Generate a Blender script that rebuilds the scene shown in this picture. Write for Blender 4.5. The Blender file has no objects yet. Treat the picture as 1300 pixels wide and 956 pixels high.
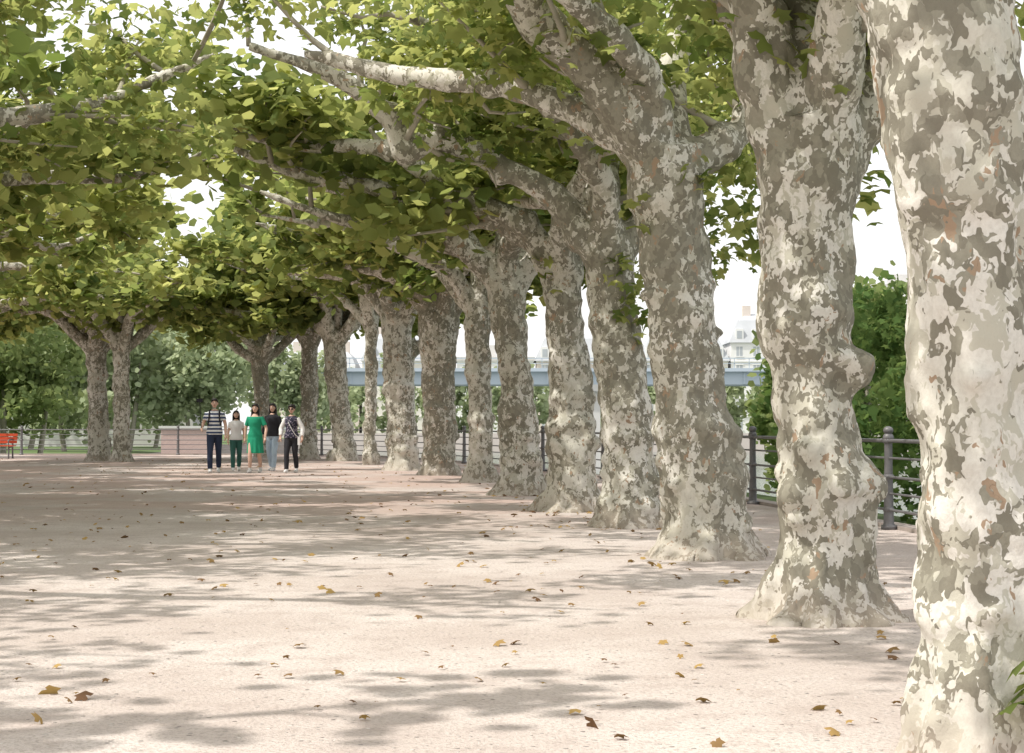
import bpy, math, random
import numpy as np
from mathutils import Vector, noise
random.seed(7); rng=np.random.default_rng(7)
scene=bpy.context.scene
D=bpy.data
NLEAF=[0]
# ------------------------------------------------------------------ helpers
def link(o,parent=None):
    scene.collection.objects.link(o)
    if parent is not None: o.parent=parent
    return o
def empty(name,loc=(0,0,0)):
    o=D.objects.new(name,None); o.location=loc; o.empty_display_size=.3
    return link(o)
def mesh_obj(name,V,F,mat,parent=None,loc=(0,0,0),smooth=False):
    me=D.meshes.new(name); me.from_pydata([tuple(v) for v in V],[],[tuple(f) for f in F]); me.update()
    for m in (mat if isinstance(mat,(list,tuple)) else [mat]): me.materials.append(m)
    if smooth: me.polygons.foreach_set('use_smooth',[True]*len(me.polygons))
    o=D.objects.new(name,me); o.location=loc
    return link(o,parent)
def catmull(P,sub=4):
    P=np.array(P,float); n=len(P)
    if n<3: 
        return np.array([P[0]*(1-t)+P[-1]*t for t in np.linspace(0,1,sub+1)])
    Q=np.vstack([2*P[0]-P[1],P,2*P[-1]-P[-2]]); out=[]
    for i in range(1,n):
        p0,p1,p2,p3=Q[i-1],Q[i],Q[i+1],Q[i+2]
        for k in range(sub):
            t=k/sub
            out.append(.5*((2*p1)+(-p0+p2)*t+(2*p0-5*p1+4*p2-p3)*t*t+(-p0+3*p1-3*p2+p3)*t**3))
    out.append(P[-1]); out=np.array(out); out[:,3]=np.maximum(out[:,3],.004)
    return out
def tube(V,F,P,n=12,squash=1.0,sub=4):
    C=catmull(P,sub); c=C[:,:3]; r=C[:,3]; m=len(C)
    T=np.gradient(c,axis=0); T/= (np.linalg.norm(T,axis=1)[:,None]+1e-9)
    a=np.array([1.,0,0]) if abs(T[0][0])<.8 else np.array([0,1.,0])
    b0=len(V); u=a-T[0]*np.dot(a,T[0]); u/=np.linalg.norm(u)
    for i in range(m):
        u=u-T[i]*np.dot(u,T[i]); u/=np.linalg.norm(u)+1e-9; w=np.cross(T[i],u)
        for k in range(n):
            t=2*math.pi*k/n
            V.append(c[i]+r[i]*(math.cos(t)*u+squash*math.sin(t)*w))
    for i in range(m-1):
        for k in range(n):
            k2=(k+1)%n
            F.append((b0+i*n+k,b0+i*n+k2,b0+(i+1)*n+k2,b0+(i+1)*n+k))
    F.append(tuple(b0+k for k in range(n))[::-1]); F.append(tuple(b0+(m-1)*n+k for k in range(n)))
def ellip(V,F,c,r,nu=14,nv=9):
    b=len(V); V.append(np.array([c[0],c[1],c[2]-r[2]]))
    for j in range(1,nv):
        p=math.pi*j/nv-math.pi/2
        for i in range(nu):
            t=2*math.pi*i/nu
            V.append(np.array([c[0]+r[0]*math.cos(p)*math.cos(t),c[1]+r[1]*math.cos(p)*math.sin(t),c[2]+r[2]*math.sin(p)]))
    V.append(np.array([c[0],c[1],c[2]+r[2]])); top=len(V)-1
    for i in range(nu):
        i2=(i+1)%nu
        F.append((b,b+1+i2,b+1+i))
        for j in range(nv-2): F.append((b+1+j*nu+i,b+1+j*nu+i2,b+1+(j+1)*nu+i2,b+1+(j+1)*nu+i))
        F.append((b+1+(nv-2)*nu+i,b+1+(nv-2)*nu+i2,top))
def box(V,F,lo,hi):
    b=len(V); x0,y0,z0=lo; x1,y1,z1=hi
    V+= [(x0,y0,z0),(x1,y0,z0),(x1,y1,z0),(x0,y1,z0),(x0,y0,z1),(x1,y0,z1),(x1,y1,z1),(x0,y1,z1)]
    F+= [(b+3,b+2,b+1,b),(b+4,b+5,b+6,b+7),(b,b+1,b+5,b+4),(b+1,b+2,b+6,b+5),(b+2,b+3,b+7,b+6),(b+3,b,b+4,b+7)]
def rings(V,F,R,n=20):
    b=len(V)
    R=np.array(R,float)
    for q in R:
        for k in range(n):
            t=2*math.pi*k/n; V.append(np.array([q[0]+q[3]*math.cos(t),q[1]+q[4]*math.sin(t),q[2]]))
    for i in range(len(R)-1):
        for k in range(n):
            k2=(k+1)%n; F.append((b+i*n+k,b+i*n+k2,b+(i+1)*n+k2,b+(i+1)*n+k))
    F.append(tuple(b+k for k in range(n))[::-1]); F.append(tuple(b+(len(R)-1)*n+k for k in range(n)))
def remesh(name,V,F,voxel,it=3,fac=.5):
    me=D.meshes.new('tmp'); me.from_pydata([tuple(v) for v in V],[],[tuple(f) for f in F]); me.update()
    o=D.objects.new('tmp',me); scene.collection.objects.link(o)
    m=o.modifiers.new('r','REMESH'); m.mode='VOXEL'; m.voxel_size=voxel
    s=o.modifiers.new('s','SMOOTH'); s.iterations=it; s.factor=fac
    dg=bpy.context.evaluated_depsgraph_get(); dg.update()
    out=D.meshes.new_from_object(o.evaluated_get(dg)); out.name=name
    D.objects.remove(o); D.meshes.remove(me)
    out.polygons.foreach_set('use_smooth',[True]*len(out.polygons))
    return out
def put(name,me,mat,parent,loc=(0,0,0)):
    me.materials.clear(); me.materials.append(mat)
    o=D.objects.new(name,me); o.location=loc; return link(o,parent)
# ------------------------------------------------------------------ materials
class NT:
    def __init__(s,name):
        s.m=D.materials.new(name); s.m.use_nodes=True; s.t=s.m.node_tree; s.t.nodes.clear()
        s.out=s.t.nodes.new('ShaderNodeOutputMaterial')
    def n(s,typ,**kw):
        x=s.t.nodes.new(typ)
        for k,v in kw.items(): setattr(x,k,v)
        return x
    def l(s,a,b): s.t.links.new(a,b)
    def noise(s,vec,scale,detail=3,rough=.5,dist=0):
        x=s.n('ShaderNodeTexNoise'); x.inputs['Scale'].default_value=scale; x.inputs['Detail'].default_value=detail
        x.inputs['Roughness'].default_value=rough; x.inputs['Distortion'].default_value=dist
        if vec is not None: s.l(vec,x.inputs['Vector'])
        return x
    def sep(s,c):
        x=s.n('ShaderNodeSeparateColor'); s.l(c,x.inputs[0]); return x.outputs
    def math(s,op,a,b=None,c=None):
        x=s.n('ShaderNodeMath',operation=op)
        for i,v in enumerate((a,b,c)):
            if v is None: continue
            if isinstance(v,(int,float)): x.inputs[i].default_value=v
            else: s.l(v,x.inputs[i])
        return x.outputs[0]
    def step(s,v,lo,hi):
        x=s.n('ShaderNodeMapRange',interpolation_type='SMOOTHSTEP'); s.l(v,x.inputs[0])
        x.inputs[1].default_value=lo; x.inputs[2].default_value=hi; return x.outputs[0]
    def mix(s,f,a,b,bt='MIX'):
        x=s.n('ShaderNodeMix',data_type='RGBA',blend_type=bt)
        if isinstance(f,(int,float)): x.inputs[0].default_value=f
        else: s.l(f,x.inputs[0])
        for i,v in ((6,a),(7,b)):
            if isinstance(v,tuple): x.inputs[i].default_value=(*v,1)
            else: s.l(v,x.inputs[i])
        return x.outputs[2]
    def bsdf(s,col,rough=.8,spec=.3,bump=None,bs=.3,bd=.02,metal=0):
        b=s.n('ShaderNodeBsdfPrincipled')
        if isinstance(col,tuple): b.inputs['Base Color'].default_value=(*col,1)
        else: s.l(col,b.inputs['Base Color'])
        b.inputs['Roughness'].default_value=rough; b.inputs['Specular IOR Level'].default_value=spec
        b.inputs['Metallic'].default_value=metal
        if bump is not None:
            u=s.n('ShaderNodeBump'); u.inputs['Strength'].default_value=bs; u.inputs['Distance'].default_value=bd
            s.l(bump,u.inputs['Height']); s.l(u.outputs[0],b.inputs['Normal'])
        s.l(b.outputs[0],s.out.inputs[0]); return b
def plain(name,col,rough=.7,var=.15,scale=8,metal=0,spec=.3):
    t=NT(name); g=t.n('ShaderNodeTexCoord'); nz=t.noise(g.outputs['Object'],scale,3,.6)
    c=t.mix(nz.outputs[0],tuple(x*(1-var) for x in col),tuple(min(1,x*(1+var)) for x in col))
    t.bsdf(c,rough,spec,None,.1,.01,metal); return t.m
def bark(name,thr,bump=True):
    t=NT(name); g=t.n('ShaderNodeNewGeometry')
    mp=t.n('ShaderNodeMapping'); mp.inputs['Scale'].default_value=(1,1,.74); t.l(g.outputs['Position'],mp.inputs[0])
    w=t.noise(mp.outputs[0],13,2,.65); sub=t.n('ShaderNodeVectorMath',operation='SUBTRACT'); t.l(w.outputs['Color'],sub.inputs[0]); sub.inputs[1].default_value=(.5,.5,.5)
    sc=t.n('ShaderNodeVectorMath',operation='SCALE'); t.l(sub.outputs[0],sc.inputs[0]); sc.inputs['Scale'].default_value=.12
    ad=t.n('ShaderNodeVectorMath',operation='ADD'); t.l(mp.outputs[0],ad.inputs[0]); t.l(sc.outputs[0],ad.inputs[1])
    vo=t.n('ShaderNodeTexVoronoi'); vo.inputs['Scale'].default_value=23; t.l(ad.outputs[0],vo.inputs['Vector'])
    sp=t.sep(vo.outputs['Color'])
    n1=t.noise(ad.outputs[0],7.0,3,.66); q=t.sep(n1.outputs['Color']); n0=t.noise(g.outputs['Position'],1.2,0); q0=t.sep(n0.outputs['Color'])
    xyz=t.n('ShaderNodeSeparateXYZ'); t.l(g.outputs['Position'],xyz.inputs[0])
    v=t.math('ADD',q[0],t.math('MULTIPLY',t.math('SUBTRACT',sp[0],.5),.22))
    v=t.math('ADD',v,t.math('MULTIPLY',t.math('SUBTRACT',q0[0],.5),.34))
    v=t.math('ADD',v,t.math('MULTIPLY',t.step(xyz.outputs[2],0.0,1.8),.05))
    v=t.math('SUBTRACT',v,t.math('MULTIPLY',t.step(xyz.outputs[2],3.8,4.8),.06))
    dark=t.step(v,thr,thr+.012)
    fine=t.noise(mp.outputs[0],48,3,.7)
    light=t.mix(t.step(q0[1],.35,.65),(.70,.675,.62),(.59,.57,.50))
    light=t.mix(t.math('MULTIPLY',t.step(fine.outputs[0],.35,.7),.32),light,(.40,.37,.315))
    dk=t.mix(t.step(sp[1],.3,.7),(.235,.222,.175),(.345,.33,.265))
    dk=t.mix(t.math('MULTIPLY',fine.outputs[0],.6),dk,(.16,.14,.11))
    v2=t.math('ADD',q[1],t.math('MULTIPLY',t.math('SUBTRACT',sp[2],.5),.16))
    midm=t.step(v2,.535,.55)
    c=t.mix(midm,light,(.48,.46,.385))
    c=t.mix(dark,c,dk)
    v3=t.math('ADD',q[2],t.math('MULTIPLY',t.math('SUBTRACT',sp[1],.5),.18)); br=t.step(v3,.67,.685)
    c=t.mix(br,c,(.34,.25,.175))
    gr=t.step(xyz.outputs[2],.35,0); c=t.mix(t.math('MULTIPLY',gr,.5),c,(.40,.33,.275))
    h=t.math('ADD',t.math('MULTIPLY',dark,.6),t.math('MULTIPLY',fine.outputs[0],.6))
    t.bsdf(c,.88,.15,h if bump else None,.55,.012); return t.m
BARK=bark('plane_bark',.535); BARK_D=bark('plane_bark_flaky',.495); BARK_L=bark('plane_bark_pale',.575)
BR=plain('branch_bark',(.36,.335,.27),.9,.4,5)
def leafmat(name,d0,d1,t0,t1,tr=.45):
    t=NT(name); a=t.n('ShaderNodeAttribute',attribute_name='lv'); f=a.outputs['Fac']
    d=t.n('ShaderNodeBsdfDiffuse'); t.l(t.mix(f,d0,d1),d.inputs[0])
    r=t.n('ShaderNodeBsdfTranslucent'); t.l(t.mix(f,t0,t1),r.inputs[0])
    m=t.n('ShaderNodeMixShader'); m.inputs[0].default_value=tr; t.l(d.outputs[0],m.inputs[1]); t.l(r.outputs[0],m.inputs[2])
    t.l(m.outputs[0],t.out.inputs[0]); return t.m
LEAF=leafmat('plane_leaves',(.07,.11,.04),(.17,.21,.08),(.20,.285,.06),(.76,.76,.26),.54)
LEAF_BG=leafmat('background_leaves',(.13,.18,.075),(.23,.28,.12),(.30,.38,.12),(.52,.58,.24),.42)
LEAF_FAR=leafmat('hazy_leaves',(.31,.38,.23),(.44,.49,.31),(.42,.49,.27),(.58,.62,.36),.35)  # distance haze is put into these paler leaf colours
LEAF_SH=leafmat('shrub_leaves',(.05,.10,.035),(.12,.19,.06),(.16,.27,.06),(.36,.46,.15),.42)
DRY=leafmat('dry_leaves',(.17,.10,.06),(.50,.34,.13),(.2,.12,.05),(.4,.3,.1),.2)
# ------------------------------------------------------------------ leaves
def leaf_template(near):
    if near:
        ang=[-150,-118,-88,-58,-30,0,30,58,88,118,150]; rad=[.34,.66,.52,.90,.62,1.0,.62,.90,.52,.66,.34]
    else:
        ang=[-130,-65,0,65,130]; rad=[.6,.9,1.05,.9,.6]
    v=[(0,0,.04)] if near else []
    for a,r in zip(ang,rad):
        a=math.radians(a); x=r*math.sin(a)*.62; y=r*math.cos(a)*.62
        v.append((x,y,-.24*r*r+.14*abs(x)))
    f=[(0,i,i+1) for i in range(1,len(ang))] if near else [(0,1,2),(0,2,4),(2,3,4)]
    return np.array(v),np.array(f)
TPL={True:leaf_template(True),False:leaf_template(False)}
def leaves(name,pos,size,mat,parent=None,near=False,tilt=.55,lv=None,loc=(0,0,0),up=1.0):
    pos=np.asarray(pos,float); N=len(pos); NLEAF[0]+=N
    if N==0: return
    size=np.broadcast_to(np.asarray(size,float),(N,))*rng.uniform(.6,1.25,N)
    nrm=rng.normal(0,tilt,(N,3)); nrm[:,2]+=up; nrm/=np.linalg.norm(nrm,axis=1)[:,None]
    t=rng.normal(0,1,(N,3)); t-=nrm*np.sum(t*nrm,1)[:,None]; t/=np.linalg.norm(t,axis=1)[:,None]; b=np.cross(nrm,t)
    tv,tf=TPL[near]; k=len(tv); m=len(tf)
    V=pos[:,None,:]+size[:,None,None]*(tv[None,:,0,None]*t[:,None,:]+tv[None,:,1,None]*b[:,None,:]+tv[None,:,2,None]*nrm[:,None,:])
    F=(tf[None]+(np.arange(N)*k)[:,None,None]).reshape(-1)
    me=D.meshes.new(name); me.vertices.add(N*k); me.vertices.foreach_set('co',V.reshape(-1).astype(np.float32))
    me.loops.add(len(F)); me.loops.foreach_set('vertex_index',F.astype(np.int32))
    me.polygons.add(N*m); me.polygons.foreach_set('loop_start',np.arange(0,N*m*3,3,dtype=np.int32))
    me.update(calc_edges=True)
    if lv is None: lv=rng.uniform(0,1,N)
    a=me.attributes.new('lv','FLOAT','POINT'); a.data.foreach_set('value',np.repeat(lv,k).astype(np.float32))
    me.materials.append(mat)
    o=D.objects.new(name,me); o.location=loc; return link(o,parent)
# ------------------------------------------------------------------ plane trees
def generic_limbs(fh,r,n,lean=(0,0),left=1.0,right=1.0,reach=3.9,top=1.75,a0=None,ups=0):
    L=[]; a0=random.uniform(0,6.28) if a0 is None else a0
    for i in range(n):
        a=a0+2*math.pi*i/n+random.uniform(-.25,.25)
        f=(left if math.cos(a)<0 else right)*random.uniform(.85,1.1)*reach/3.6
        px,py=math.cos(a),math.sin(a); pts=[(lean[0]+px*r*.3,lean[1]+py*r*.3,fh-.25,r*.62)]
        for d,h,rr in ((.5,.38,.54),(1.1,.9,.48),(1.9,1.2,.40),(2.7,1.42,.28),(3.6,1.75,.14)):
            j=.26
            pts.append((lean[0]+px*d*f+random.uniform(-j,j),lean[1]+py*d*f+random.uniform(-j,j),fh+h*top/1.75+random.uniform(-.22,.22),r*rr))
        L.append(pts)
    for i in range(ups):
        a=random.uniform(0,6.28); px,py=math.cos(a),math.sin(a)
        L.append([(lean[0],lean[1],fh-.2,r*.55),(lean[0]+px*.4,lean[1]+py*.4,fh+1.0,r*.4),(lean[0]+px*1.1,lean[1]+py*1.1,fh+2.2,r*.28),(lean[0]+px*2.0,lean[1]+py*2.0,fh+3.6,r*.12)])
    return L
def plane_tree(x,y,trunk,limbs,voxel=.04,near=False,bk=None,nleaf=22,leafsize=.2,seed=0,sprouts=(),burls=(),flare=.35,brn=7,dens=1.0,lift=.1,blen=1.0,knob=1.0):
    random.seed(seed+100)
    root=empty('plane_tree',(x,y,0)); V=[];F=[]
    tube(V,F,trunk,20,1,5)
    for b in burls: ellip(V,F,b[:3],(b[3],b[3],b[3]*.85))
    r0=trunk[1][3]; TR=np.array(trunk)
    if flare>0:
        for i in range(8):
            a=i*.785+random.uniform(-.3,.3); rr=r0*random.uniform(.82,1.0); q=random.uniform(.7,1.15)
            tube(V,F,[(math.cos(a)*rr*.75,math.sin(a)*rr*.75,.6*random.uniform(.5,1),.05),(math.cos(a)*rr*.98,math.sin(a)*rr*.98,.2,.085*q),(math.cos(a)*rr*(1+.38*flare),math.sin(a)*rr*(1+.38*flare),.04,.075*q),(math.cos(a)*rr*(1.15+.5*flare),math.sin(a)*rr*(1.15+.5*flare),-.10,.05)],8,1,3)
    for i in range(int(12*knob)):
        a=random.uniform(0,6.28); h=random.uniform(.2,2.9) if i>5 else random.uniform(.2,1.1)
        cx=np.interp(h,TR[:,2],TR[:,0]); cy=np.interp(h,TR[:,2],TR[:,1]); rr=np.interp(h,TR[:,2],TR[:,3]); q=rr*random.uniform(.22,.38)
        ellip(V,F,(cx+math.cos(a)*rr*.86,cy+math.sin(a)*rr*.86,h),(q,q,q*random.uniform(.6,1.1)),10,7)
    swell=[(random.uniform(.3,2.8),random.uniform(.05,.12),random.uniform(.012,.03)) for _ in range(5)]
    for L in limbs:
        C=[list(p) for p in L]; tube(V,F,C,12,1,4)
        for p in C[1:-1]:
            if random.random()<.6: ellip(V,F,(p[0]+random.uniform(-.04,.04),p[1],p[2]+random.uniform(-.03,.04)),(p[3]*1.22,)*3,10,7)
    me=remesh('trunk',V,F,voxel,3)
    n=len(me.vertices); co=np.empty(n*3,np.float32); me.vertices.foreach_get('co',co); co=co.reshape(-1,3)
    no=np.empty(n*3,np.float32); me.vertices.foreach_get('normal',no); no=no.reshape(-1,3)
    off=Vector((seed*3.1,seed*1.7,0)); d=np.zeros(n)
    for i in range(n):
        v=Vector(co[i]); h=v.z
        q=Vector((v.x*2.0,v.y*2.0,v.z*1.9))+off
        a=noise.noise(q)*.06+noise.noise(q*2.6)*.036+noise.noise(q*6.5)*.013+noise.noise(q*14)*.005
        if h>3.1: a*=max(.45,1-(h-3.1)*.6)
        if h<3.2:
            a+=.018*noise.noise(Vector((off.x,v.x*.8,v.z*5.5)))
            for (hk,wk,ak) in swell: a+=ak*math.exp(-((h-hk+.12*noise.noise(q*.7))/wk)**2)*knob
        if h<.8 and flare>0:
            an=math.atan2(v.y,v.x)
            a+=flare*math.exp(-max(h,0)/.10)*.26*(.45+.75*max(0,noise.noise(Vector((math.cos(an)*2.0+off.x,math.sin(an)*2.0,seed*1.3)))+.35))
        d[i]=a-.016
    co=co+no*d[:,None]; me.vertices.foreach_set('co',co.reshape(-1).astype(np.float32)); me.update()
    put('trunk',me,bk or BARK,root)
    V=[];F=[]; cl=[]
    for L in limbs:
        A=np.array(L); C=catmull(A,5); m=len(C)
        for b in range(brn):
            i=int(m*(.28+.72*(b+random.random())/brn)); i=min(i,m-1)
            p=C[i,:3]; dirv=C[min(i+1,m-1),:3]-C[max(i-1,0),:3]; dirv/=np.linalg.norm(dirv)+1e-9
            side=np.array([random.gauss(0,1),random.gauss(0,1),random.gauss(.42,.5)])
            dv=dirv*.5+side*.8; dv/=np.linalg.norm(dv); ln=random.uniform(.9,1.8)*blen
            pts=[(*p,min(.05,C[i,3]*.5))]
            for k,(f,r) in enumerate(((.35,.03),(.7,.02),(1,.01))):
                q=p+dv*ln*f+np.array([random.gauss(0,.08),random.gauss(0,.08),random.gauss(0,.06)-.10*f*f]); pts.append((*q,r))
            tube(V,F,pts,5,1,2); P=catmull(pts,3)
            for k in range(3,len(P)): 
                if random.random()<.75*dens: cl.append(P[k,:3]+np.array([0,0,lift]))
    mesh_obj('branches',V,F,BR,root,smooth=True)
    cl=np.array(cl)
    if len(cl):
        cnt=rng.poisson(nleaf,len(cl)); idx=np.repeat(np.arange(len(cl)),cnt)
        o=rng.normal(0,1,(len(idx),3))*np.array([.30,.30,.17]); pos=cl[idx]+o
        cv=rng.uniform(0,1,len(cl))[idx]; lv=np.clip(cv*.6+rng.uniform(0,1,len(idx))*.4,0,1)
        leaves('foliage',pos,leafsize,LEAF,root,near,.62,lv)
    for (sx,sy,sz,sr,sn) in sprouts:
        o=rng.normal(0,1,(sn,3))*sr*.6+np.array([sx,sy,sz]); leaves('sprout',o,leafsize*.85,LEAF,root,True,.8)
    return root
def tr(*rows): return [tuple(r) for r in rows]
# right-hand row -------------------------------------------------
plane_tree(1.62,6.0,tr((.02,0,-.15,.27),(.02,0,.4,.24),(.01,0,.9,.238),(.0,0,1.25,.245),(-.01,0,1.42,.232),(-.04,0,1.9,.255),(-.10,0,2.4,.275),(-.13,0,2.9,.30),(-.13,0,3.3,.33)),
   generic_limbs(3.4,.33,5,(-.12,0),a0=.5),.018,True,BARK_L,14,.17,1,burls=[(-.15,-.07,1.38,.09),(-.06,-.19,1.3,.07)],flare=.2,knob=.6,sprouts=[(.10,-.33,.42,.08,9),(.12,-.33,.26,.06,7)])
plane_tree(1.854,10.3,tr((0,0,-.15,.36),(.02,0,.2,.30),(.02,0,.45,.275),(.02,0,.78,.285),(-.02,0,1.05,.25),(-.06,0,1.5,.25),(-.08,0,1.85,.28),(-.09,0,2.3,.275),(-.07,0,2.75,.33),(-.08,0,3.0,.34)),
   [tr((-.15,0,2.75,.24),(-.32,-.05,3.1,.2),(-.40,-.1,3.6,.175),(-.7,-.3,4.1,.15),(-1.6,-.7,4.7,.11),(-2.8,-1.2,5.1,.06)),
    tr((.05,0,2.7,.2),(.22,.05,2.98,.15),(.40,.1,3.4,.14),(.7,.2,4.0,.12),(1.6,.4,4.8,.07)),
    tr((-.08,0,2.9,.26),(-.05,.1,3.5,.2),(-.2,.6,4.2,.15),(-.5,1.6,4.9,.09)),
    tr((-.1,0,2.9,.2),(-.6,.4,3.9,.15),(-1.6,.8,4.5,.13),(-2.6,1.2,4.9,.1),(-3.7,1.6,5.1,.05)),
    tr((0,-.1,2.9,.2),(.1,-.6,3.8,.15),(.3,-1.6,4.6,.08))],.022,True,BARK,20,.18,2,
   burls=[(.14,-.08,1.47,.185),(.07,-.16,1.55,.12),(.18,-.05,.77,.15),(.06,-.2,.80,.13),(-.2,-.05,1.0,.09),(-.17,-.12,.75,.12)],flare=.5,knob=.55,
   sprouts=[(.36,.45,3.05,.22,40),(.3,.4,2.6,.14,14),(.12,.5,3.35,.25,40),(-.5,.5,3.5,.25,40)])
plane_tree(1.711,15.24,tr((.0,0,-.15,.48),(-.02,0,.25,.41),(-.03,0,.7,.38),(-.08,0,1.2,.335),(-.17,0,1.77,.32),(-.23,0,2.3,.31),(-.29,0,2.8,.315),(-.35,0,3.3,.36),(-.38,0,3.6,.35)),
   [tr((-.4,0,3.45,.29),(-.72,-.2,3.9,.25),(-1.1,-.35,4.3,.22),(-1.5,-.6,4.6,.195),(-1.8,-.9,4.95,.17),(-2.6,-1.3,5.2,.10)),
    tr((-.45,0,3.4,.2),(-.8,.1,3.75,.17),(-1.3,.3,4.05,.15),(-1.9,.6,4.3,.13),(-2.7,.9,4.42,.11),(-3.7,1.2,4.7,.06)),
    tr((-.25,0,3.4,.22),(.15,.1,3.65,.16),(.42,.2,3.9,.145),(.65,.4,4.6,.12),(1.5,.6,5.2,.07)),
    tr((-.35,0,3.5,.24),(-.3,.2,4.2,.17),(-.1,.5,4.9,.13),(.2,1.3,5.6,.07)),
    tr((-.4,0,3.5,.2),(-.6,-.5,4.2,.15),(-1.6,-1.5,4.8,.1),(-3.0,-2.2,5.1,.06))],.025,True,BARK_D,24,.19,3,flare=.5,lift=.24,brn=7,
    burls=[(-.3,-.1,.55,.12),(.25,-.15,.9,.1)],sprouts=[(-.1,-.3,3.3,.16,16),(.35,-.1,3.0,.2,26),(.5,.5,3.3,.32,80),(.5,.5,2.8,.2,30),(-.55,-.2,3.0,.15,10)])
plane_tree(1.348,19.8,tr((0,0,-.15,.44),(0,0,.25,.36),(0,0,.7,.32),(-.05,0,1.3,.31),(-.09,0,1.7,.29),(-.18,0,2.4,.28),(-.25,0,3.0,.31),(-.27,0,3.3,.3)),
   [tr((-.3,0,2.95,.24),(-.54,0,3.35,.2),(-.9,-.05,3.78,.175),(-1.44,-.1,4.08,.155),(-2.16,-.1,4.43,.145),(-2.55,-.15,4.28,.15),(-2.76,-.2,4.65,.145),(-3.35,-.3,5.1,.11),(-4.3,-.5,5.4,.06)),
    tr((-.25,0,3.1,.25),(-.3,0,3.8,.19),(-.45,.2,4.4,.16),(-.9,.3,5.3,.1),(-1.5,.9,5.8,.06)),
    tr((-.2,0,3.0,.2),(.3,.2,3.7,.14),(1.2,.4,4.5,.09),(2.2,.5,5.0,.05)),
    tr((-.25,0,3.2,.2),(-.4,-.6,4.0,.15),(-1.3,-1.7,4.8,.1),(-2.4,-2.4,5.3,.06)),
    tr((-.25,0,3.2,.2),(-.2,.7,4.1,.14),(-.1,1.8,5.0,.08))],.028,True,BARK_D,25,.2,4,flare=.5,lift=.26,brn=7,sprouts=[(-.02,-.32,2.55,.2,34),(-.1,-.3,2.9,.2,26),(.1,-.3,2.3,.12,10),(.7,.3,3.5,.4,90),(1.0,.4,3.1,.25,30)],burls=[(.25,-.1,.4,.12),(-.28,-.1,.6,.1)])
plane_tree(.82,23.4,tr((0,0,-.15,.48),(0,0,.25,.38),(0,0,.6,.33),(-.02,0,.95,.33),(-.04,0,1.57,.30),(-.12,0,2.6,.285),(-.17,0,3.3,.34)),
   [tr((-.2,0,3.2,.24),(-.42,0,3.55,.2),(-.9,0,3.85,.17),(-1.4,.0,4.0,.16),(-2.1,-.1,4.2,.15),(-2.9,-.1,4.42,.13),(-3.7,-.1,4.55,.11),(-4.6,0,4.9,.06)),
    *generic_limbs(3.4,.34,4,(-.15,0),1.15,.9,a0=-1.5,ups=1)],.032,False,BARK,26,.22,5,flare=.55,lift=.24,burls=[(.2,-.2,1.0,.12)],sprouts=[(-.3,-.2,3.3,.2,26),(.7,.2,3.5,.4,70)])
plane_tree(.131,28.75,tr((.02,0,-.15,.46),(0,0,.25,.39),(0,0,.55,.35),(0,0,.9,.34),(-.05,0,1.7,.29),(-.15,0,2.5,.28),(-.25,0,3.6,.34)),
   [tr((-.25,0,3.4,.22),(-.6,0,3.9,.19),(-1.3,0,4.2,.17),(-2.1,-.2,4.35,.14),(-3.2,-.4,4.6,.11),(-4.3,-.4,5,.06)),*generic_limbs(3.6,.34,5,(-.2,0),1.15,.9,a0=-1.2,ups=2)],.036,False,BARK,26,.24,6,flare=.55,lift=.18,burls=[(.2,-.25,.6,.15),(-.25,-.2,.9,.12),(.15,-.3,.95,.1)])
plane_tree(-.639,35.1,tr((0,0,-.15,.36),(0,0,.3,.28),(0,0,1.2,.26),(-.05,0,2.4,.26),(-.05,0,3.7,.3)),generic_limbs(3.7,.32,5,(-.05,0),1.15,.9,ups=2),.04,False,BARK_L,26,.26,7)
plane_tree(-1.68,40.2,tr((0,0,-.15,.48),(0,0,.3,.41),(0,0,1.0,.39),(-.03,0,2.4,.39),(-.03,0,3.4,.5),(-.03,0,3.75,.5)),generic_limbs(3.8,.42,6,(-.03,0),1.15,.9,ups=2),.045,False,BARK_D,26,.27,8)
plane_tree(-2.825,44.4,tr((.05,0,-.15,.53),(.05,0,.3,.42),(0,0,1.0,.39),(-.1,0,2.4,.37),(-.15,0,3.9,.4)),generic_limbs(4.0,.4,6,(-.1,0),1.15,.9,ups=2),.045,False,BARK,26,.28,9)
plane_tree(-4.14,50.6,tr((0,0,-.15,.24),(0,0,.5,.2),(0,0,2.5,.19),(0.05,0,4.4,.2)),generic_limbs(4.3,.25,5,(0,0),1.1,.9,ups=2),.045,False,BARK,26,.3,10,flare=.1)
plane_tree(-5.6,56,tr((.25,0,-.15,.42),(.2,0,.5,.36),(0,0,1.8,.35),(-.1,0,3.2,.38),(-.2,0,4.0,.36)),
   [tr((-.2,0,3.7,.3),(-.5,0,4.4,.26),(-1.2,0,4.75,.22),(-2.2,-.2,4.7,.19),(-3.2,-.4,4.75,.14),(-4.4,-.5,5,.07)),*generic_limbs(4.1,.38,5,(-.1,0),ups=2)],.05,False,BARK,26,.32,11)
plane_tree(-6.85,58.5,tr((0,0,-.15,.38),(0,0,.5,.31),(0,0,2.4,.3),(0,0,4.0,.3)),generic_limbs(4.1,.34,5,ups=2),.05,False,BARK_D,24,.32,12)
plane_tree(-9.0,62.5,tr((0,0,-.15,.38),(0,0,.5,.32),(-.05,0,2.4,.3),(-.1,0,3.6,.34)),generic_limbs(3.7,.34,6,reach=4.4,ups=2),.05,False,BARK_D,26,.32,13)
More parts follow.
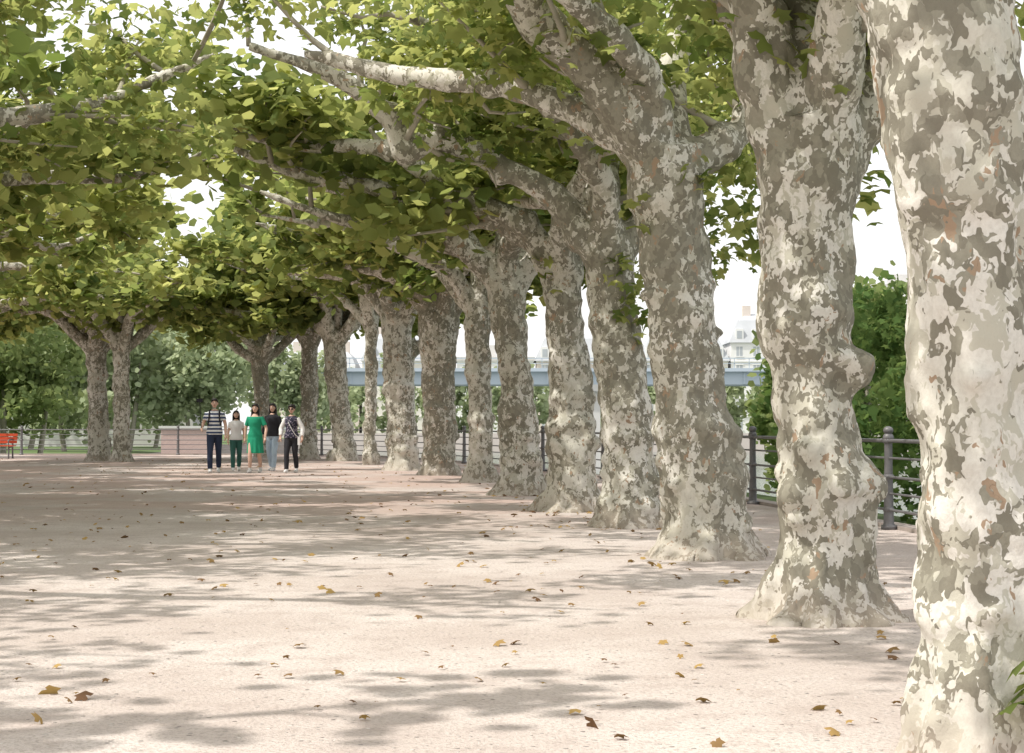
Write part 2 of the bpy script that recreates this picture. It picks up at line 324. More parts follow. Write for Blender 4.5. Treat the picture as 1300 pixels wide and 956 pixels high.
# left-hand row and end row ---------------------------------------
plane_tree(-13.45,56.5,tr((0,0,-.15,.44),(0,0,.5,.36),(-.05,0,1.8,.33),(-.1,0,3.0,.33),(-.1,0,3.9,.38)),generic_limbs(3.8,.4,6,(-.1,0),reach=4.4,ups=2),.05,False,BARK,26,.32,14)
plane_tree(-12.4,55.0,tr((0.05,0,-.15,.34),(0.02,0,.5,.28),(0,0,2.0,.26),(0,0,3.7,.28)),generic_limbs(3.8,.34,5,(0,0),reach=4.2,ups=2),.05,False,BARK,24,.32,15)
plane_tree(-18.2,53,tr((0,0,-.15,.45),(0,0,.5,.36),(0,0,3.6,.34)),generic_limbs(3.7,.36,6,reach=4.4,ups=2),.06,False,BARK_D,26,.32,16)
k=17
for (x,y,nr,up_,nl,bn_,fh,bl_,dn_) in ((-15.6,46,0,3,7,8,3.3,1.1,.9),(-14.2,38.5,0,3,7,8,3.3,1.1,.9),(-12.0,31,0,4,8,8,3.4,1.2,.9),(-10.2,24,0,4,8,9,3.4,1.25,.9),(-8.6,17.5,1,4,8,9,3.4,1.3,.9),(-8.4,11.5,1,1,8,7,3.6,1.1,.55),(-8.8,4.5,0,0,6,6,3.5,1,.4)):
    plane_tree(x,y,tr((0,0,-.15,.45),(0,0,.5,.36),(0,0,2.0,.33),(0,0,fh+.1,.36)),generic_limbs(fh,.33,nl,reach=4.6,right=1.25,left=.75,ups=up_),.05,bool(nr),BARK_D,25,.2 if nr else .26,k,brn=bn_,blen=bl_,lift=.05,dens=dn_); k+=1
for (x,y) in ((-20.5,62),(-3.9,64.0)):
    plane_tree(x,y,tr((0,0,-.15,.45),(0,0,.5,.33),(0,0,3.8,.32)),generic_limbs(3.9,.34,5,ups=2),.06,False,BARK,26,.33,k); k+=1
# ------------------------------------------------------------------ ground
t=NT('gravel_ground'); g=t.n('ShaderNodeNewGeometry'); P=g.outputs['Position']
a=t.noise(P,.45,3,.6); b=t.noise(P,4,4,.7); c=t.noise(P,42,2,.75); 
qa=t.sep(a.outputs['Color'])
col=t.mix(t.step(qa[0],.38,.62),(.52,.45,.41),(.62,.555,.515))
col=t.mix(t.math('MULTIPLY',t.step(b.outputs[0],.46,.68),.55),col,(.42,.35,.315))
xyz=t.n('ShaderNodeSeparateXYZ'); t.l(P,xyz.inputs[0])
red=t.math('MULTIPLY',t.step(xyz.outputs[1],15,28),t.step(qa[1],.38,.58)); col=t.mix(t.math('MULTIPLY',red,.6),col,(.47,.32,.265))
col=t.mix(t.math('MULTIPLY',t.step(c.outputs[0],.46,.66),.62),col,(.34,.29,.26))
vo=t.n('ShaderNodeTexVoronoi'); vo.inputs['Scale'].default_value=26; t.l(P,vo.inputs['Vector'])
sp=t.sep(vo.outputs['Color']); pm=t.math('MULTIPLY',t.step(vo.outputs['Distance'],.3,.18),t.step(sp[0],.76,.82)); col=t.mix(pm,col,t.mix(sp[1],(.15,.13,.12),(.76,.71,.66)))
h=t.math('ADD',t.math('MULTIPLY',c.outputs[0],.7),t.math('MULTIPLY',pm,.5))
t.bsdf(col,.95,.12,h,.75,.022); GRAVEL=t.m
EDGE=[(9,-60),(6.5,-10),(5.6,5),(4.75,14),(4.3,19.17),(3.65,25.3),(2.6,35),(.6,45),(-2.2,56),(-5.5,65),(-8,67.5),(-14,68),(-25,68),(-60,68)]
FENCE=[(5.4,5.5),(4.6,14),(4.16,19.17),(3.5,25.3),(2.45,35),(.45,45),(-2.4,56),(-5.7,64.6),(-8.1,67.1),(-14,67.6),(-30,67.6)]
E=np.array(EDGE,float)
V=[(x,y,0) for x,y in EDGE]+[(-300,68,0),(-300,-60,0)]
mesh_obj('ground',V,[tuple(range(len(V)))],GRAVEL)
GRASS=plain('grass_green',(.10,.15,.05),.9,.5,3)
STONE=plain('quay_stone',(.36,.31,.28),.9,.3,4)
T=np.gradient(E,axis=0); T/=np.linalg.norm(T,axis=1)[:,None]; Nn=np.stack([T[:,1],-T[:,0]],1)
def strip(name,prof,mat):
    V=[];F=[]; m=len(prof)
    for i in range(len(E)):
        for (o,z) in prof:
            q=E[i]+Nn[i]*o; V.append((q[0],q[1],z))
    for i in range(len(E)-1):
        for j in range(m-1): F.append((i*m+j,(i+1)*m+j,(i+1)*m+j+1,i*m+j+1))
    return mesh_obj(name,V,F,mat)
strip('kerb',[(-.06,.0),(-.06,.045),(.16,.045),(.16,-.3)],STONE)
strip('riverbank',[(.1,-.05),(1.5,-.1),(4,-.9),(7,-3.0),(9,-4.2)],GRASS)
V=[(-500,69,-.35),(-24,69,-.35),(-22,90,-.7),(-30,160,-1),(-44,400,-1),(-500,400,-1)]
mesh_obj('lawn',V,[tuple(range(6))],GRASS)
V=[(-24,69,-.35),(-22,90,-.7),(-30,160,-1),(-44,400,-1),(-24,69,-4.5),(-22,90,-4.5),(-30,160,-4.5),(-44,400,-4.5)]
mesh_obj('quay_wall',V,[(0,1,5,4),(1,2,6,5),(2,3,7,6)],STONE)
t=NT('river_water'); g=t.n('ShaderNodeNewGeometry'); mp=t.n('ShaderNodeMapping'); mp.inputs['Scale'].default_value=(.5,1.2,1); t.l(g.outputs['Position'],mp.inputs[0])
nz=t.noise(mp.outputs[0],1.2,3,.6); t.bsdf((.16,.19,.17),.12,.6,nz.outputs[0],.35,.1); WATER=t.m
mesh_obj('river_water',[(-3000,-200,-3.4),(3000,-200,-3.4),(3000,6000,-3.4),(-3000,6000,-3.4)],[(0,1,2,3)],WATER)
HAZEG=plain('hazed_far_ground',(.30,.34,.26),.9,.2,.1)  # far bank colour is washed out to stand in for haze
V=[];F=[]; box(V,F,(-43,300,-4.5),(2500,5000,-.6)); mesh_obj('terrain',V,F,HAZEG)
V=[];F=[]; box(V,F,(-42.9,299,-4.5),(2500,300-.01,-.2)); mesh_obj('far_quay_wall',V,F,plain('hazed_stone',(.55,.50,.46),.9,.15,.5))  # stone colour lightened to imitate haze over the river
# fallen leaves
pts=[];
for i in range(1500):
    y=6.5+53*random.random()**1.15; x=random.uniform(-.34*y-1,min(3.4,4.3-.012*y))
    if y>25: x=min(x,3.2-.14*(y-25))
    pts.append((x,y,.018))
for (tx,ty) in ((1.85,10.3),(1.7,15.2),(1.35,19.8),(.8,23.4),(.13,28.7),(1.59,6)):
    for i in range(46):
        a=random.uniform(0,6.28); r=.5+abs(random.gauss(0,.8)); pts.append((tx+math.cos(a)*r,ty+math.sin(a)*r,.018))
pts=np.array(pts); keep=[noise.noise(Vector((p[0]*.35,p[1]*.35,3)))>-.05 or random.random()<.3 for p in pts]
nk=int(sum(keep)); leaves('fallen_leaves',pts[np.array(keep)],rng.uniform(.03,.10,nk),DRY,None,True,.28,lv=rng.uniform(0,1,nk)**1.3)
# ------------------------------------------------------------------ railing
IRON=plain('grey_iron',(.17,.165,.17),.5,.3,20,.3)
fen=empty('iron_railing'); FP=np.array(FENCE,float)
seg=np.linalg.norm(np.diff(FP,axis=0),axis=1); cum=np.concatenate([[0],np.cumsum(seg)])
def fat(s): return np.array([np.interp(s,cum,FP[:,0]),np.interp(s,cum,FP[:,1])])
s0=cum[2]; ss=[]; s=s0-3.06*4
while s<cum[-1]: 
    if s>=0: ss.append(s)
    s+=3.06
V=[];F=[]
for s in ss:
    q=fat(s)
    tube(V,F,[(q[0],q[1],0,.085),(q[0],q[1],.05,.085),(q[0],q[1],.07,.06),(q[0],q[1],.5,.05),(q[0],q[1],.95,.045),(q[0],q[1],.99,.06),(q[0],q[1],1.03,.06),(q[0],q[1],1.06,.04)],12,1,2)
    ellip(V,F,(q[0],q[1],1.095),(.058,.058,.045))
    for z in (.22,.58,.98): ellip(V,F,(q[0],q[1],z),(.068,.068,.045),10,6)
mesh_obj('posts',V,F,IRON,fen,smooth=True)
V=[];F=[]
for z,r in ((.22,.016),(.40,.013),(.58,.016),(.79,.013),(.98,.022)):
    tube(V,F,[(*fat(s),z,r) for s in ss],7,1,1)
mesh_obj('rails',V,F,IRON,fen,smooth=True)
# ------------------------------------------------------------------ shrubs & background vegetation
def mass(name,blobs,mat,n,size,near=False,stem=True):
    root=empty(name,(blobs[0][0],blobs[0][1],0)); pos=[];lvs=[]
    tot=sum(b[3]*b[4]*b[5] for b in blobs)
    for (x,y,z,rx,ry,rz) in blobs:
        m=int(n*(rx*ry*rz)/tot); sub=max(8,m//45)
        c=rng.normal(0,1,(sub,3)); c/=np.linalg.norm(c,axis=1)[:,None]; c*=rng.uniform(.45,1.08,(sub,1)); idx=rng.integers(0,sub,m)
        p=c[idx]+rng.normal(0,.13,(m,3)); p=p*np.array([rx,ry,rz])+np.array([x-blobs[0][0],y-blobs[0][1],z]); pos.append(p); lvs.append(np.clip(rng.uniform(0,1,sub)[idx]*.6+rng.uniform(0,.4,m),0,1))
    leaves('foliage',np.vstack(pos),size,mat,root,near,.9,np.concatenate(lvs),up=.6)
    if stem:
        V=[];F=[]
        for (x,y,z,rx,ry,rz) in blobs:
            bx,by=x-blobs[0][0],y-blobs[0][1]
            tube(V,F,[(bx*.6,by*.6,-4 if y>60 else -1.2,.05*rz+.05),(bx*.9,by*.9,z*.5,.04*rz+.03),(bx,by,z+rz*.4,.02)],7)
        mesh_obj('stem',V,F,BR,root,smooth=True)
    return root
mass('shrub',[(6.0,22,1.0,1.4,1.5,1.3),(5.6,24,2.0,1.0,1.1,1.1),(7.2,24,1.6,1.3,1.4,1.4),(5.9,19.8,.5,1.0,1.3,.8)],LEAF_SH,6500,.16,True)
mass('shrub',[(5.6,30,.9,1.0,1.5,1.2),(5.5,33,1.5,.9,1.6,1.6),(6.8,33,1.9,1.2,1.6,1.7)],LEAF_SH,5500,.17,False)
mass('broadleaf_tree',[(8.3,44,3.0,1.9,2,2.2),(7.6,46,1.2,1.3,2,1.7)],LEAF_BG,6000,.25)
mass('ivy_shrub',[(8.6,25,3.2,1.1,1.0,1.3),(9.3,26,4.5,1.2,1.2,1.4)],LEAF_SH,3000,.18,False)
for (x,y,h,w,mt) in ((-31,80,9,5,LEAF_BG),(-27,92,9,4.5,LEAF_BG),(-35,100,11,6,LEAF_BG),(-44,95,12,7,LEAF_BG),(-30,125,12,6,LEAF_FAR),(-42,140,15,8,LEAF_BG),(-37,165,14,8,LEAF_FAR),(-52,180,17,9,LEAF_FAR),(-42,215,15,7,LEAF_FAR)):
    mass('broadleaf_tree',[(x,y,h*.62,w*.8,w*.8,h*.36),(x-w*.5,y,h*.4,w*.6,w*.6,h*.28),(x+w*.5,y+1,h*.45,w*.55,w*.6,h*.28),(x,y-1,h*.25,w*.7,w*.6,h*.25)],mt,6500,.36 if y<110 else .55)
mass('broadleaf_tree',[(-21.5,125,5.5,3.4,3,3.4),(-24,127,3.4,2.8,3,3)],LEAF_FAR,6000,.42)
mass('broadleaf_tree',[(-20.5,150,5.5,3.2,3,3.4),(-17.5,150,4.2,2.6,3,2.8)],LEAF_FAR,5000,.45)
bl=[]
for i in range(34):
    x=-42+i*5.2+random.uniform(-1,1); bl.append((x,310+random.uniform(-3,8),5+random.uniform(-1,1.5),3.6+random.random(),3,5.4+random.uniform(-1,2.5)))
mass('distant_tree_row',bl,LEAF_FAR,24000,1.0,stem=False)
# ------------------------------------------------------------------ bridge
BL=plain('hazed_blue_paint',(.46,.53,.60),.6,.08,.3); CONC=plain('hazed_concrete',(.60,.59,.57),.85,.12,.4)  # blue paint and concrete, both paled with distance haze in the colour
br=empty('bridge',(0,180,0)); V=[];F=[]
box(V,F,(-33,-4,5.3),(110,4,6.6)); box(V,F,(-33,-4.6,6.6),(110,4.6,6.95))
for i in range(36): box(V,F,(-32.5+i*4,-4.12,5.35),(-32.3+i*4,-4.0,6.58))
mesh_obj('girder',V,F,BL,br)
V=[];F=[]
for i in range(95): box(V,F,(-33+i*1.5,-4.5,6.95),(-32.92+i*1.5,-4.42,7.9))
box(V,F,(-33,-4.52,7.9),(110,-4.4,8.0)); box(V,F,(-33,-4.5,7.4),(110,-4.44,7.46))
mesh_obj('parapet',V,F,BL,br)
V=[];F=[]
for x in (-33.5,8,52,96):
    box(V,F,(x-1,-3.5,-4.4),(x+1,3.5,4.6)); box(V,F,(x-1.3,-4,4.6),(x+1.3,4,5.3))
mesh_obj('piers',V,F,CONC,br)
V=[];F=[]; box(V,F,(-60,-4,-1),(-34.8,4,6.5)); mesh_obj('abutment',V,F,CONC,br)
t=NT('red_brick'); g=t.n('ShaderNodeTexCoord'); bk=t.n('ShaderNodeTexBrick'); bk.inputs['Scale'].default_value=4
bk.inputs['Color1'].default_value=(.55,.38,.35,1); bk.inputs['Color2'].default_value=(.49,.33,.31,1); bk.inputs['Mortar'].default_value=(.54,.48,.45,1)
mpp=t.n('ShaderNodeMapping'); mpp.inputs['Rotation'].default_value=(math.radians(90),0,0); t.l(g.outputs['Object'],mpp.inputs[0]); t.l(mpp.outputs[0],bk.inputs['Vector']); t.bsdf(bk.outputs[0],.9)
V=[];F=[]; box(V,F,(-16.6,82,-4.5),(-14.0,83,1.0)); w=mesh_obj('brick_wall',V,F,t.m)
V=[];F=[]; box(V,F,(-16.7,81.9,1.002),(-13.9,83.1,1.12)); mesh_obj('coping',V,F,CONC,w)
# ------------------------------------------------------------------ buildings
WALL=plain('hazed_render',(.70,.67,.62),.9,.06,.3); WALL2=plain('white_render',(.78,.78,.77),.9,.05,.3); SLATE=plain('hazed_slate_roof',(.46,.48,.50),.7,.12,.5)  # wall and roof colours have the distance haze mixed in
GLASS=plain('window_glass',(.42,.45,.48),.3,.15,.5,0,.5); TAN=plain('sandstone',(.64,.57,.51),.9,.08,.3)  # glass and sandstone paled the same way for haze
def building(name,x,y,w,d,st,wall,roof='mansard',bay=3.2,sh=3.6):
    root=empty(name,(x,y,-.6)); H=st*sh; V=[];F=[]; box(V,F,(0,0,0),(w,d,H)); mesh_obj('walls',V,F,wall,root)
    V=[];F=[];V2=[];F2=[]; nb=int(w/bay); bw=w/nb
    for j in range(st):
        for i in range(nb):
            cx=(i+.5)*bw; z=j*sh+.9
            box(V,F,(cx-.6,-.03,z),(cx+.6,.1,z+1.9)); box(V2,F2,(cx-.8,-.16,z-.18),(cx+.8,-.035,z-.0)); box(V2,F2,(cx-.8,-.12,z+1.9),(cx+.8,-.035,z+2.1))
            box(V2,F2,(cx-.05,-.07,z),(cx+.05,-.032,z+1.9))
        box(V2,F2,(-.1,-.2,j*sh+sh-.2),(w+.1,-.005,j*sh+sh-.02))
    mesh_obj('windows',V,F,GLASS,root); mesh_obj('trim',V2,F2,WALL2,root)
    if roof=='mansard':
        V=[(-.4,-.4,H),(w+.4,-.4,H),(w+.4,d+.4,H),(-.4,d+.4,H),(1.6,1.8,H+4.5),(w-1.6,1.8,H+4.5),(w-1.6,d-1.8,H+4.5),(1.6,d-1.8,H+4.5),(w*.2,d/2,H+6),(w*.8,d/2,H+6)]
        F=[(0,1,5,4),(1,2,6,5),(2,3,7,6),(3,0,4,7),(4,5,9,8),(5,6,9),(6,7,8,9),(7,4,8),(3,2,1,0)]
        mesh_obj('roof',V,F,SLATE,root)
        V=[];F=[];V2=[];F2=[]
        for i in range(nb):
            cx=(i+.5)*bw; box(V,F,(cx-.8,-.1,H+.5),(cx+.8,2,H+2.7)); box(V2,F2,(cx-.5,-.14,H+.8),(cx+.5,-.102,H+2.3))
        mesh_obj('dormers',V,F,WALL2,root); mesh_obj('dormer_windows',V2,F2,GLASS,root)
        V=[];F=[]; box(V,F,(w*.15,d*.4,H+4),(w*.15+1.6,d*.5,H+7.6)); box(V,F,(w*.75,d*.4,H+4),(w*.75+1.6,d*.5,H+7.6)); mesh_obj('chimneys',V,F,TAN,root)
    else:
        V=[];F=[]; box(V,F,(-.3,-.3,H),(w+.3,d+.3,H+.8)); box(V,F,(w*.2,d*.2,H+.8),(w*.5,d*.7,H+3.2)); mesh_obj('roof',V,F,CONC,root)
x=-46
for i,(w,st,wl,rf) in enumerate(((16,3,TAN,'mansard'),(18,4,WALL,'mansard'),(15,4,WALL2,'flat'),(20,4,TAN,'mansard'),(17,4,WALL,'mansard'),(20,5,WALL2,'mansard'),(18,4,TAN,'mansard'),(16,6,WALL2,'flat'),(24,5,WALL,'mansard'))):
    building('apartment_building',x,340,w,13,st,wl,rf); x+=w+.6
building('office_building',78,385,30,14,9,WALL2,'flat')
# ------------------------------------------------------------------ red bench
RED=plain('red_bench_paint',(.62,.10,.04),.5,.1,6); bn=empty('park_bench',(-18.0,60,0)); V=[];F=[]
for i in range(4): box(V,F,(-.85,-.45+i*.12,.43),(.85,-.36+i*.12,.465))
for i in range(3): 
    z=.53+i*.12; yy=.06+i*.04; box(V,F,(-.85,yy,z),(.85,yy+.03,z+.095))
mesh_obj('seat_and_back',V,F,RED,bn)
V=[];F=[]
for sx in (-.7,.7):
    tube(V,F,[(sx,-.4,0,.03),(sx,-.38,.42,.03)],8); tube(V,F,[(sx,.1,0,.03),(sx,.07,.42,.03),(sx,.2,.88,.025)],8); tube(V,F,[(sx,-.42,.4,.025),(sx,.08,.4,.025)],8)
    tube(V,F,[(sx,-.4,.42,.02),(sx,-.4,.64,.02),(sx,.12,.66,.02)],8)
mesh_obj('frame',V,F,IRON,bn,smooth=True)
# ------------------------------------------------------------------ people
SKIN=plain('skin',(.58,.38,.29),.55,.06,20); HAIR=plain('black_hair',(.014,.011,.010),.45,.3,60); WHITE=plain('white_cloth',(.74,.73,.72),.9,.05,10)
NAVY=plain('navy_cloth',(.025,.035,.07),.9,.2,10); GREEN=plain('emerald_cloth',(.015,.27,.15),.8,.12,8); JEAN=plain('light_denim',(.40,.50,.60),.9,.12,14); BLACK=plain('black_cloth',(.025,.025,.03),.85,.3,12)
TEAL=plain('dark_green_cloth',(.04,.12,.10),.9,.15,10); DARKEYE=plain('eye_dark',(.01,.01,.01),.2,.1,5); LIP=plain('lip',(.42,.13,.11),.5,.1,20)
t=NT('striped_jersey'); g=t.n('ShaderNodeTexCoord'); x_=t.n('ShaderNodeSeparateXYZ'); t.l(g.outputs['Object'],x_.inputs[0])
sv=t.math('SINE',t.math('MULTIPLY',x_.outputs[2],2*math.pi/.088)); t.bsdf(t.mix(t.step(sv,-.05,.05),(.04,.06,.13),(.70,.72,.74)),.9); STRIPE=t.m
t=NT('patterned_cloth'); g=t.n('ShaderNodeTexCoord'); vv=t.n('ShaderNodeTexVoronoi'); vv.inputs['Scale'].default_value=22; t.l(g.outputs['Object'],vv.inputs['Vector'])
t.bsdf(t.mix(t.step(vv.outputs['Distance'],.45,.3),(.03,.03,.05),(.30,.26,.33)),.9); PATT=t.m
def person(name,x,y,H,top,bottom,sleeve,stride,arms,woman=False,shoes=WHITE,hair='short',skirt=None,sleevemat=None,rot=0,extras=None):
    root=empty(name,(x,y,0)); root.rotation_euler=(0,0,rot); S=H/1.75; root.scale=(S,S,S)
    kx=.9 if woman else 1.0
    hipx=.09; legs=[]
    for sgn,st in ((-1,stride),(1,-stride)):
        hip=(sgn*hipx,0,.90); 
        if st>0: knee=(sgn*.095,-.5*st-.05,.50); ank=(sgn*.09,-st,.095)
        else: knee=(sgn*.095,-.45*st-.07,.49); ank=(sgn*.09,-st,.13)
        legs.append((hip,knee,ank,st))
    def torso(o,lo=.84,hi=1.56,neck=True):
        R=[(0,0,.84,.12,.085),(0,0,.90,.165*(1.03 if woman else 1),.115),(0,0,.97,.168*(1.02 if woman else 1),.115),(0,0,1.08,.142*kx,.10),(0,0,1.16,.145*kx,.10),(0,-.005,1.27,.165*kx,.118),(0,0,1.36,.182*kx,.115),(0,0,1.425,.165*kx,.09),(0,.01,1.465,.09,.07)]
        if neck: R+=[(0,.015,1.50,.056,.058),(0,.005,1.57,.052,.056)]
        return [(a,b,c,d+o,e+o) for a,b,c,d,e in R if lo<=c<=hi]
    V=[];F=[]; rings(V,F,torso(0))
    for hip,knee,ank,st in legs: tube(V,F,[(*hip,.088),(hip[0],(hip[1]+knee[1])/2,.70,.075),(*knee,.056),(knee[0],(knee[1]+ank[1])/2+.015,.32,.054),(*ank,.038)],14)
    handsV=[];handsF=[]
    for sgn,(el,wr) in zip((-1,1),arms):
        sh=(sgn*.175*kx,0,1.405)
        tube(V,F,[(*sh,.055),((sh[0]+el[0])/2,(sh[1]+el[1])/2,(sh[2]+el[2])/2,.046),(*el,.039),((el[0]+wr[0])/2,(el[1]+wr[1])/2,(el[2]+wr[2])/2,.036),(*wr,.026)],12)
        d=np.array(wr)-np.array(el); d/=np.linalg.norm(d); sd=np.cross(d,np.array([1.,0,0])); sd/=np.linalg.norm(sd)+1e-9
        w=np.array(wr); palm=w+d*.085; nrm=np.array([-sgn*1.0,0,0]); nrm=nrm-d*np.dot(nrm,d); nrm/=np.linalg.norm(nrm)+1e-9
        tube(V,F,[(*w,.027),(*(w+d*.04),.036),(*palm,.034)],10,.55)
        for i,(o,l) in enumerate(((-.027,.07),(-.009,.08),(.009,.075),(.026,.058))):
            p0=palm+sd*o-d*.01; p1=p0+d*l*.45+nrm*.008; p2=p0+d*l*.8+nrm*.022; p3=p0+d*l*.95+nrm*.036
            tube(handsV,handsF,[(*p0,.010),(*p1,.0095),(*p2,.0085),(*p3,.007)],7,1,2)
        p0=w+d*.03-sd*.03; tube(handsV,handsF,[(*p0,.012),(*(p0+d*.03-sd*.022+nrm*.008),.011),(*(p0+d*.058-sd*.026+nrm*.018),.009)],7,1,2)
    ellip(V,F,(0,.005,1.655),(.076,.092,.095),18,12); ellip(V,F,(0,-.018,1.60),(.057,.068,.072),14,10)
    tube(V,F,[(0,-.086,1.66,.008),(0,-.098,1.64,.011),(0,-.108,1.622,.014),(0,-.09,1.612,.012)],8); 
    for sgn in (-1,1): ellip(V,F,(sgn*.079,.01,1.635),(.012,.02,.032),8,6)
    me=remesh('body',V,F,.011,3); put('body',me,SKIN,root)
    mesh_obj('fingers',handsV,handsF,SKIN,root,smooth=True)
    V=[];F=[]; V2=[];F2=[]
    for sgn in (-1,1): 
        ellip(V,F,(sgn*.031,-.083,1.647),(.014,.008,.007)); ellip(V2,F2,(sgn*.031,-.090,1.647),(.006,.004,.006),8,6); tube(V2,F2,[(sgn*.015,-.090,1.668,.003),(sgn*.033,-.092,1.672,.004),(sgn*.05,-.082,1.666,.003)],6)
    mesh_obj('eyes',V,F,WHITE,root,smooth=True); mesh_obj('irises_and_brows',V2,F2,DARKEYE,root,smooth=True)
    V=[];F=[]; tube(V,F,[(-.022,-.083,1.588,.003),(0,-.090,1.590,.006),(.022,-.083,1.588,.003)],8); mesh_obj('mouth',V,F,LIP,root,smooth=True)
    V=[];F=[]
    ellip(V,F,(0,.022,1.680),(.086,.092,.085),18,12)
    tube(V,F,[(-.078,.0,1.665,.018),(-.05,-.062,1.715,.022),(0,-.078,1.725,.022),(.05,-.062,1.715,.022),(.078,.0,1.665,.018)],8)
    if hair=='curly':
        for i in range(26):
            a=random.uniform(0,6.28); p=random.uniform(-.1,1.4); ellip(V,F,(math.cos(a)*math.cos(p)*.088,.025+abs(math.sin(a))*math.cos(p)*.08-.03*(math.sin(a)<0),1.69+math.sin(p)*.075),(.03,.03,.028),8,6)
    if hair=='long':
        for sgn in (-1,1): tube(V,F,[(sgn*.07,.01,1.68,.03),(sgn*.085,.015,1.6,.026),(sgn*.085,.0,1.5,.028),(sgn*.09,-.05,1.40,.025),(sgn*.085,-.09,1.28,.014)],10)
        rings(V,F,[(0,.06,1.25,.04,.02),(0,.085,1.32,.09,.03),(0,.08,1.45,.10,.04),(0,.06,1.58,.088,.055),(0,.04,1.68,.08,.06)],16)
    if hair=='short': rings(V,F,[(0,.05,1.58,.05,.03),(0,.045,1.62,.072,.055),(0,.03,1.69,.08,.07)],16)
    me=remesh('hair',V,F,.012,2)
    put('hair',me,HAIR,root)
    if skirt is None:
        V=[];F=[]; rings(V,F,[q for q in torso(.016,.84,1.0)])
        for hip,knee,ank,st in legs: tube(V,F,[(hip[0],0,.93,.098),(hip[0],(hip[1]+knee[1])/2,.70,.089),(*knee,.070),(knee[0],(knee[1]+ank[1])/2+.012,.32,.068),(*ank,.058)],14)
        put('trousers',remesh('trousers',V,F,.012,3),bottom,root)
        V=[];F=[]; rings(V,F,torso(.026,.90,1.47,False))
    else:
        V=[];F=[]; rings(V,F,[(0,0,skirt,.215,.18),(0,0,skirt+.15,.205,.17),(0,0,.85,.20,.15)]+torso(.022,.90,1.45,False),24)
    mat=top
    if sleeve>0 and sleevemat is None:
        for sgn,(el,wr) in zip((-1,1),arms):
            sh=(sgn*.168*kx,0,1.41); e=np.array(el); s_=np.array(sh); w=np.array(wr)
            if sleeve<=1: q=s_+(e-s_)*sleeve; tube(V,F,[(*s_,.065),(*((s_+q)/2),.064),(*q,.062)],12)
            else: q=e+(w-e)*(sleeve-1); tube(V,F,[(*s_,.068),(*((s_+e)/2),.06),(*e,.054),(*((e+q)/2),.05),(*q,.043)],12)
    me=remesh('top',V,F,.012,3)
    if skirt is not None:
        for v in me.vertices:
            if v.co.z<.95:
                a=math.atan2(v.co.y,v.co.x); f=1+.07*math.sin(a*9+.5)*(.95-v.co.z)/.5; v.co.x*=f; v.co.y*=f
    put('dress' if skirt is not None else 'top',me,mat,root)
    if sleevemat is not None:
        V=[];F=[]
        for sgn,(el,wr) in zip((-1,1),arms):
            sh=(sgn*.165*kx,0,1.41); e=np.array(el); s_=np.array(sh); w=np.array(wr); q=e+(w-e)*.85
            tube(V,F,[(*s_,.066),(*((s_+e)/2),.066),(*e,.062),(*((e+q)/2),.056),(*q,.05)],12)
        put('sleeves',remesh('sleeves',V,F,.012,3),sleevemat,root)
    V=[];F=[]
    for hip,knee,ank,st in legs:
        ax,ay=ank[0],ank[1]
        tube(V,F,[(ax,ay+.065,.045,.030),(ax,ay+.03,.05,.042),(ax,ay-.05,.045,.042),(ax,ay-.12,.04,.044),(ax,ay-.175,.035,.034),(ax,ay-.195,.032,.02)],12); tube(V,F,[(ax,ay+.01,.04,.045),(ax,ay,.14,.046)],12)
    me=remesh('shoes',V,F,.012,3)
    for v in me.vertices: v.co.z=max(v.co.z,.004)
    put('shoes',me,shoes,root)
    if extras: extras(root)
    return root
dn=lambda s,fw=0,out=.0:((s*(.225+out),.02-fw*.3,1.13),(s*(.235+out),-.05-fw,.89))
def ex_man(root):
    V=[];F=[]
    for s in (-1,1): tube(V,F,[(s*.11,.12,1.40,.018),(s*.115,.02,1.475,.02),(s*.115,-.10,1.42,.02),(s*.125,-.148,1.28,.018),(s*.15,-.10,1.12,.016)],8,.6)
    rings(V,F,[(0,.20,1.0,.13,.07),(0,.21,1.1,.15,.09),(0,.20,1.3,.14,.085),(0,.18,1.44,.09,.05)],16); mesh_obj('backpack',V,F,BLACK,root,smooth=True)
    V=[];F=[]; tube(V,F,[(-.29,-.28,1.0,.012),(-.31,-.34,1.35,.008),(-.33,-.38,1.66,.008)],8); box(V,F,(-.40,-.395,1.66),(-.26,-.375,1.74)); mesh_obj('selfie_stick',V,F,BLACK,root)
person('walking_man',-7.24,42.2,1.80,STRIPE,NAVY,.62,.20,[((-.27,-.02,1.14),(-.285,-.24,1.05)),dn(1,.08,.03)],hair='short',rot=.12,extras=ex_man)
person('walking_girl',-6.97,43.8,1.52,WHITE,TEAL,.6,.14,[dn(-1,.05),dn(1,-.02)],True,hair='long',rot=.2)
def ex_bag(root):
    V=[];F=[]; tube(V,F,[(-.13,.05,1.46,.009),(-.05,-.14,1.3,.009),(.12,-.13,1.0,.009),(.19,-.03,.93,.009)],6); box(V,F,(.19,-.12,.72),(.25,.10,.93)); mesh_obj('shoulder_bag',V,F,WHITE,root)
person('woman_in_green_dress',-6.22,42.0,1.67,GREEN,GREEN,.75,.18,[dn(-1,-.08,.03),dn(1,.10,.06)],True,hair='long',skirt=.50,rot=-.1)
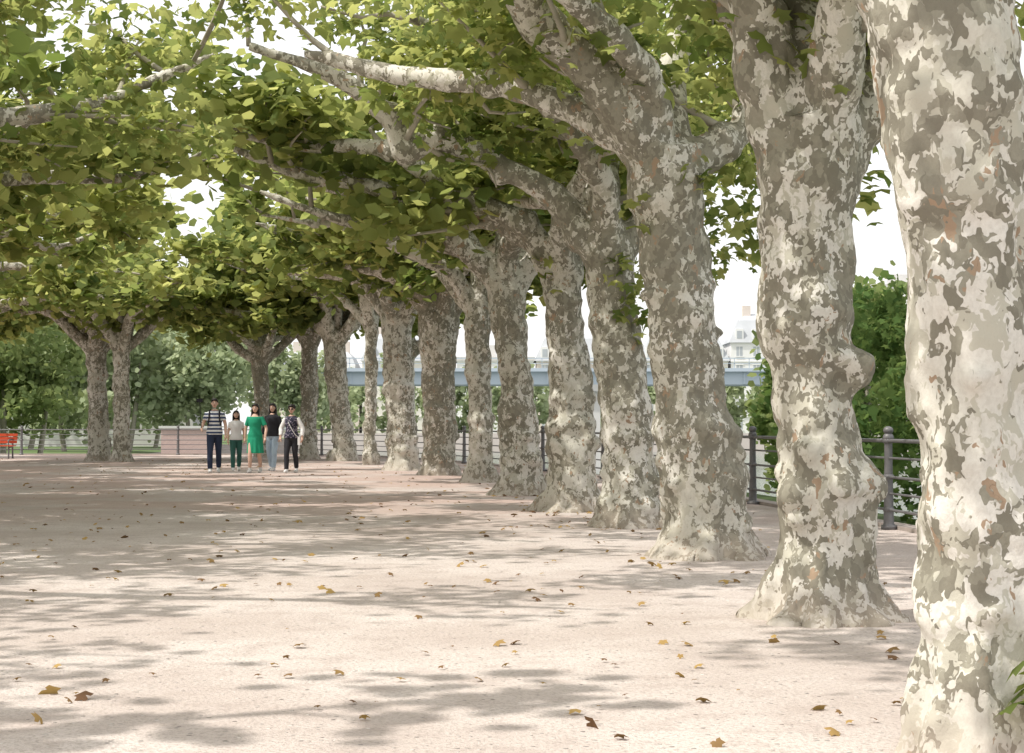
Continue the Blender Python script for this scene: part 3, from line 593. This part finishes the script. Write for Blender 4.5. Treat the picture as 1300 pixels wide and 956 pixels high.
person('walking_woman',-6.02,43.6,1.70,BLACK,JEAN,1.8,-.17,[dn(-1,.02),dn(1,.05)],True,hair='long',rot=-.2)
def ex_glass(root):
    V=[];F=[]
    for s in (-1,1): ellip(V,F,(s*.034,-.094,1.645),(.027,.008,.020),12,8); tube(V,F,[(s*.06,-.088,1.65,.004),(s*.082,.01,1.65,.004)],6)
    mesh_obj('sunglasses',V,F,DARKEYE,root,smooth=True)
    ex_bag(root)
person('woman_with_sunglasses',-5.34,42.0,1.64,PATT,BLACK,0,.17,[((-.27,.0,1.15),(-.26,-.12,.93)),((.29,.0,1.15),(.30,-.08,.92))],True,hair='curly',sleevemat=WHITE,rot=-.12,extras=ex_glass)
# ------------------------------------------------------------------ world, sun, camera
sd=Vector((-.52,-.22,.82)).normalized()
w=D.worlds.new('World'); scene.world=w; w.use_nodes=True; nt=w.node_tree; bg=nt.nodes['Background']; sk=nt.nodes.new('ShaderNodeTexSky'); sk.sky_type='NISHITA'; sk.sun_disc=False
sk.sun_elevation=math.asin(sd.z); sk.sun_rotation=math.atan2(sd.x,sd.y); sk.dust_density=5; sk.ozone_density=1; sk.air_density=1
mx=nt.nodes.new('ShaderNodeMix'); mx.data_type='RGBA'; mx.inputs[0].default_value=.7; mx.inputs[7].default_value=(10.4,10.25,10.1,1)
nt.links.new(sk.outputs[0],mx.inputs[6]); nt.links.new(mx.outputs[2],bg.inputs[0]); bg.inputs[1].default_value=.15
L=D.lights.new('sun','SUN'); L.energy=4.0; L.angle=math.radians(.8); L.color=(1,.955,.885); lo=D.objects.new('sun',L); lo.rotation_euler=(-sd).to_track_quat('-Z','Y').to_euler(); link(lo)
cam=D.cameras.new('camera'); cam.sensor_width=36; cam.lens=36*2200/1300; cam.clip_end=9000; cam.clip_start=.05
co=D.objects.new('camera',cam); co.location=(0,0,1.15); co.rotation_euler=(math.radians(90)+math.atan(62/2200),0,0); link(co); scene.camera=co
scene.view_settings.view_transform='Standard'; scene.view_settings.look='None'; scene.view_settings.exposure=0
